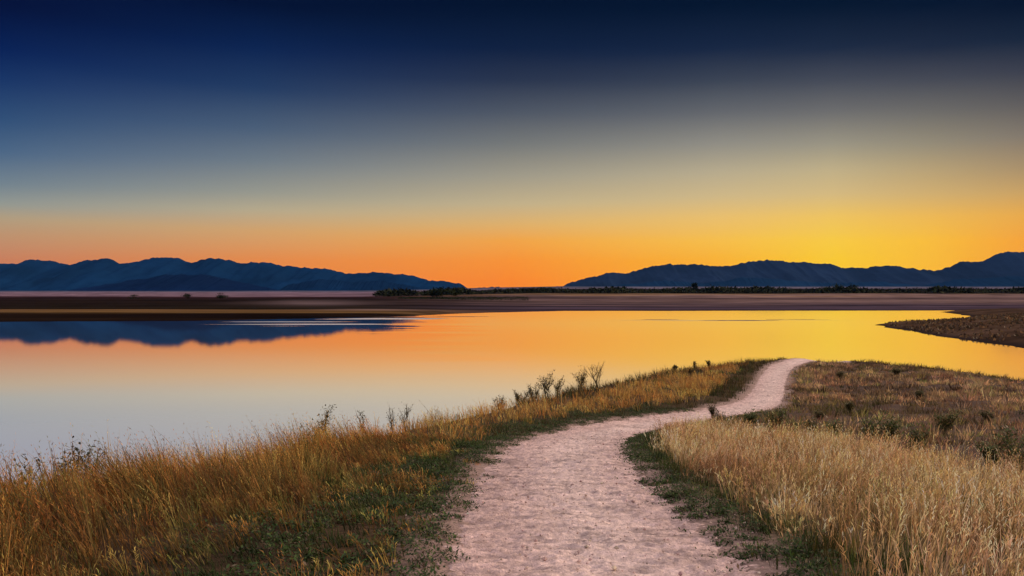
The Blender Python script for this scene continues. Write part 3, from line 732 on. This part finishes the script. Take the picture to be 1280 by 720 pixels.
# ------------------------------------------------------------------ sky
def lin(c): 
    c = np.array(c, float)/255; return np.where(c <= .04045, c/12.92, ((c+.055)/1.055)**2.4)
SKY = {
 0:   [(5,(1,8,52)),(60,(4,28,82)),(100,(22,50,100)),(150,(48,78,118)),(190,(76,102,132)),(230,(116,131,140)),(255,(150,153,143)),(272,(180,158,124)),(292,(194,148,105)),(325,(206,126,82)),(377,(205,110,70))],
 320: [(5,(0,10,46)),(60,(8,32,78)),(110,(33,57,96)),(160,(74,93,118)),(200,(110,122,132)),(240,(152,152,140)),(262,(184,170,138)),(288,(214,163,102)),(325,(232,138,62)),(377,(235,128,45))],
 640: [(5,(0,12,40)),(60,(12,28,60)),(100,(40,50,74)),(140,(78,85,98)),(180,(118,120,118)),(220,(162,155,136)),(255,(198,178,136)),(280,(227,178,102)),(300,(247,166,60)),(325,(253,148,34)),(350,(254,136,22)),(377,(254,125,15))],
 900: [(5,(0,14,40)),(60,(20,34,62)),(100,(58,65,80)),(140,(100,102,106)),(180,(146,142,131)),(215,(186,172,140)),(245,(210,185,133)),(270,(237,193,106)),(300,(252,193,62)),(325,(255,180,30)),(377,(255,160,12))],
 1040:[(5,(0,15,40)),(60,(26,38,62)),(100,(68,72,84)),(140,(110,109,108)),(180,(156,149,130)),(212,(194,176,134)),(242,(216,187,126)),(270,(243,198,90)),(300,(254,205,52)),(325,(255,204,28)),(377,(255,185,12))],
 1160:[(5,(0,14,40)),(60,(28,38,60)),(100,(70,72,82)),(140,(110,107,102)),(180,(150,140,118)),(212,(186,162,117)),(242,(212,176,110)),(270,(242,187,77)),(300,(255,192,40)),(377,(255,175,14))],
 1280:[(5,(0,12,38)),(50,(22,34,56)),(90,(60,62,74)),(130,(96,92,90)),(170,(132,121,106)),(210,(172,145,104)),(240,(205,163,96)),(268,(237,172,66)),(300,(252,166,34)),(377,(252,155,18))],
}
FILL_HIGH = [(28,(.001,.006,.03)),(38,(.22,.23,.32)),(55,(1.25,1.08,1.06)),(90,(1.7,1.47,1.44))]  # unseen sky overhead, brightened to light the ground
FILL_BACK = [(0,(.35,.22,.2)),(15,(.45,.32,.32)),(38,(.8,.68,.68)),(90,(1.7,1.47,1.44))]  # unseen sky behind the camera, brightened to front-light the grass
wd = bpy.data.worlds.new('World'); sc.world = wd; wd.use_nodes = True
nt = wd.node_tree; N = nt.nodes; L = nt.links; bg = N['Background']
tc = N.new('ShaderNodeTexCoord'); sx = N.new('ShaderNodeSeparateXYZ')
nrm = N.new('ShaderNodeVectorMath'); nrm.operation = 'NORMALIZE'; L.new(tc.outputs['Generated'], nrm.inputs[0]); L.new(nrm.outputs[0], sx.inputs[0])
el = math_('MULTIPLY', math_('ARCSINE', math_('MAXIMUM', sx.outputs['Z'], 0)), 180/math.pi/90)   # 0..1 for 0..90 degrees
az = math_('MULTIPLY', math_('ARCTAN2', sx.outputs['X'], sx.outputs['Y']), 180/math.pi)
def ramp(stops):
    r = N.new('ShaderNodeValToRGB'); cr = r.color_ramp; cr.interpolation = 'LINEAR'
    stops = sorted(stops)
    while len(cr.elements) < len(stops): cr.elements.new(.5)
    for e, (p, c) in zip(cr.elements, stops): e.position = p
    for e, (p, c) in zip(cr.elements, stops): e.position = p; e.color = (*[float(v) for v in c], 1)
    L.new(elp, r.inputs[0]); return r.outputs[0]
# finer resolution near the horizon: position = sqrt(el)
elp = math_('POWER', el, .5)
ramps = []
for px, st in SKY.items():
    k = math.hypot(1, (px-640)/F)
    s = [(math.sqrt(math.degrees(math.atan((HOR-y)/F/k))/90), lin(c)) for y, c in st]
    s += [(math.sqrt(e/90), c) for e, c in FILL_HIGH]
    ramps.append((math.degrees(math.atan((px-640)/F)), ramp(s)))
back = ramp([(math.sqrt(e/90), c) for e, c in FILL_BACK])
def mix(f, a, b):
    n = N.new('ShaderNodeMix'); n.data_type = 'RGBA'; L.new(f, n.inputs['Factor']); L.new(a, n.inputs[6]); L.new(b, n.inputs[7]); return n.outputs[2]
def mrange(v, a, b, smooth=False):
    n = N.new('ShaderNodeMapRange'); L.new(v, n.inputs['Value']); n.inputs['From Min'].default_value = a; n.inputs['From Max'].default_value = b
    if smooth: n.interpolation_type = 'SMOOTHSTEP'
    return n.outputs['Result']
cur = ramps[0][1]
for (a0, _), (a1, c1_) in zip(ramps[:-1], ramps[1:]): cur = mix(mrange(az, a0, a1, False), cur, c1_)
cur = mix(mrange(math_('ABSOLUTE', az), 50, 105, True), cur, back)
SUN_AZ, SUN_EL = 68., 17.
sky = N.new('ShaderNodeTexSky'); sky.sky_type = 'NISHITA'; sky.sun_disc = False
sky.sun_elevation = math.radians(SUN_EL); sky.sun_rotation = math.radians(SUN_AZ)
ad = N.new('ShaderNodeVectorMath'); ad.operation = 'SCALE'; ad.inputs['Scale'].default_value = .0003; L.new(sky.outputs[0], ad.inputs[0])
a2 = N.new('ShaderNodeVectorMath'); a2.operation = 'ADD'; L.new(cur, a2.inputs[0]); L.new(ad.outputs[0], a2.inputs[1])
L.new(a2.outputs[0], bg.inputs['Color']); bg.inputs['Strength'].default_value = 1.0
wd.cycles.sampling_method = 'MANUAL'; wd.cycles.sample_map_resolution = 1024

sl = bpy.data.lights.new('sun', 'SUN'); so = bpy.data.objects.new('sun', sl); COL.objects.link(so)
sl.energy = 3.2; sl.angle = math.radians(5); sl.color = (1., .76, .50)
a, e = math.radians(SUN_AZ), math.radians(SUN_EL)
from mathutils import Vector
so.rotation_euler = Vector((math.sin(a)*math.cos(e), math.cos(a)*math.cos(e), math.sin(e))).to_track_quat('Z', 'Y').to_euler()

# ------------------------------------------------------------------ camera and render
cam = bpy.data.cameras.new('camera'); co = bpy.data.objects.new('camera', cam); COL.objects.link(co)
co.location = (0, 0, EYE); co.rotation_euler = (math.radians(90), 0, 0)
cam.sensor_width = 36; cam.lens = 36*F/1280; cam.shift_y = (HOR-360)/1280
cam.clip_start = .1; cam.clip_end = 60000; sc.camera = co
sc.view_settings.view_transform = 'Standard'; sc.view_settings.look = 'None'; sc.view_settings.exposure = 0; sc.view_settings.gamma = 1
sc.cycles.max_bounces = 6; sc.cycles.volume_bounces = 1; sc.cycles.use_denoising = True
sc.cycles.transparent_max_bounces = 8
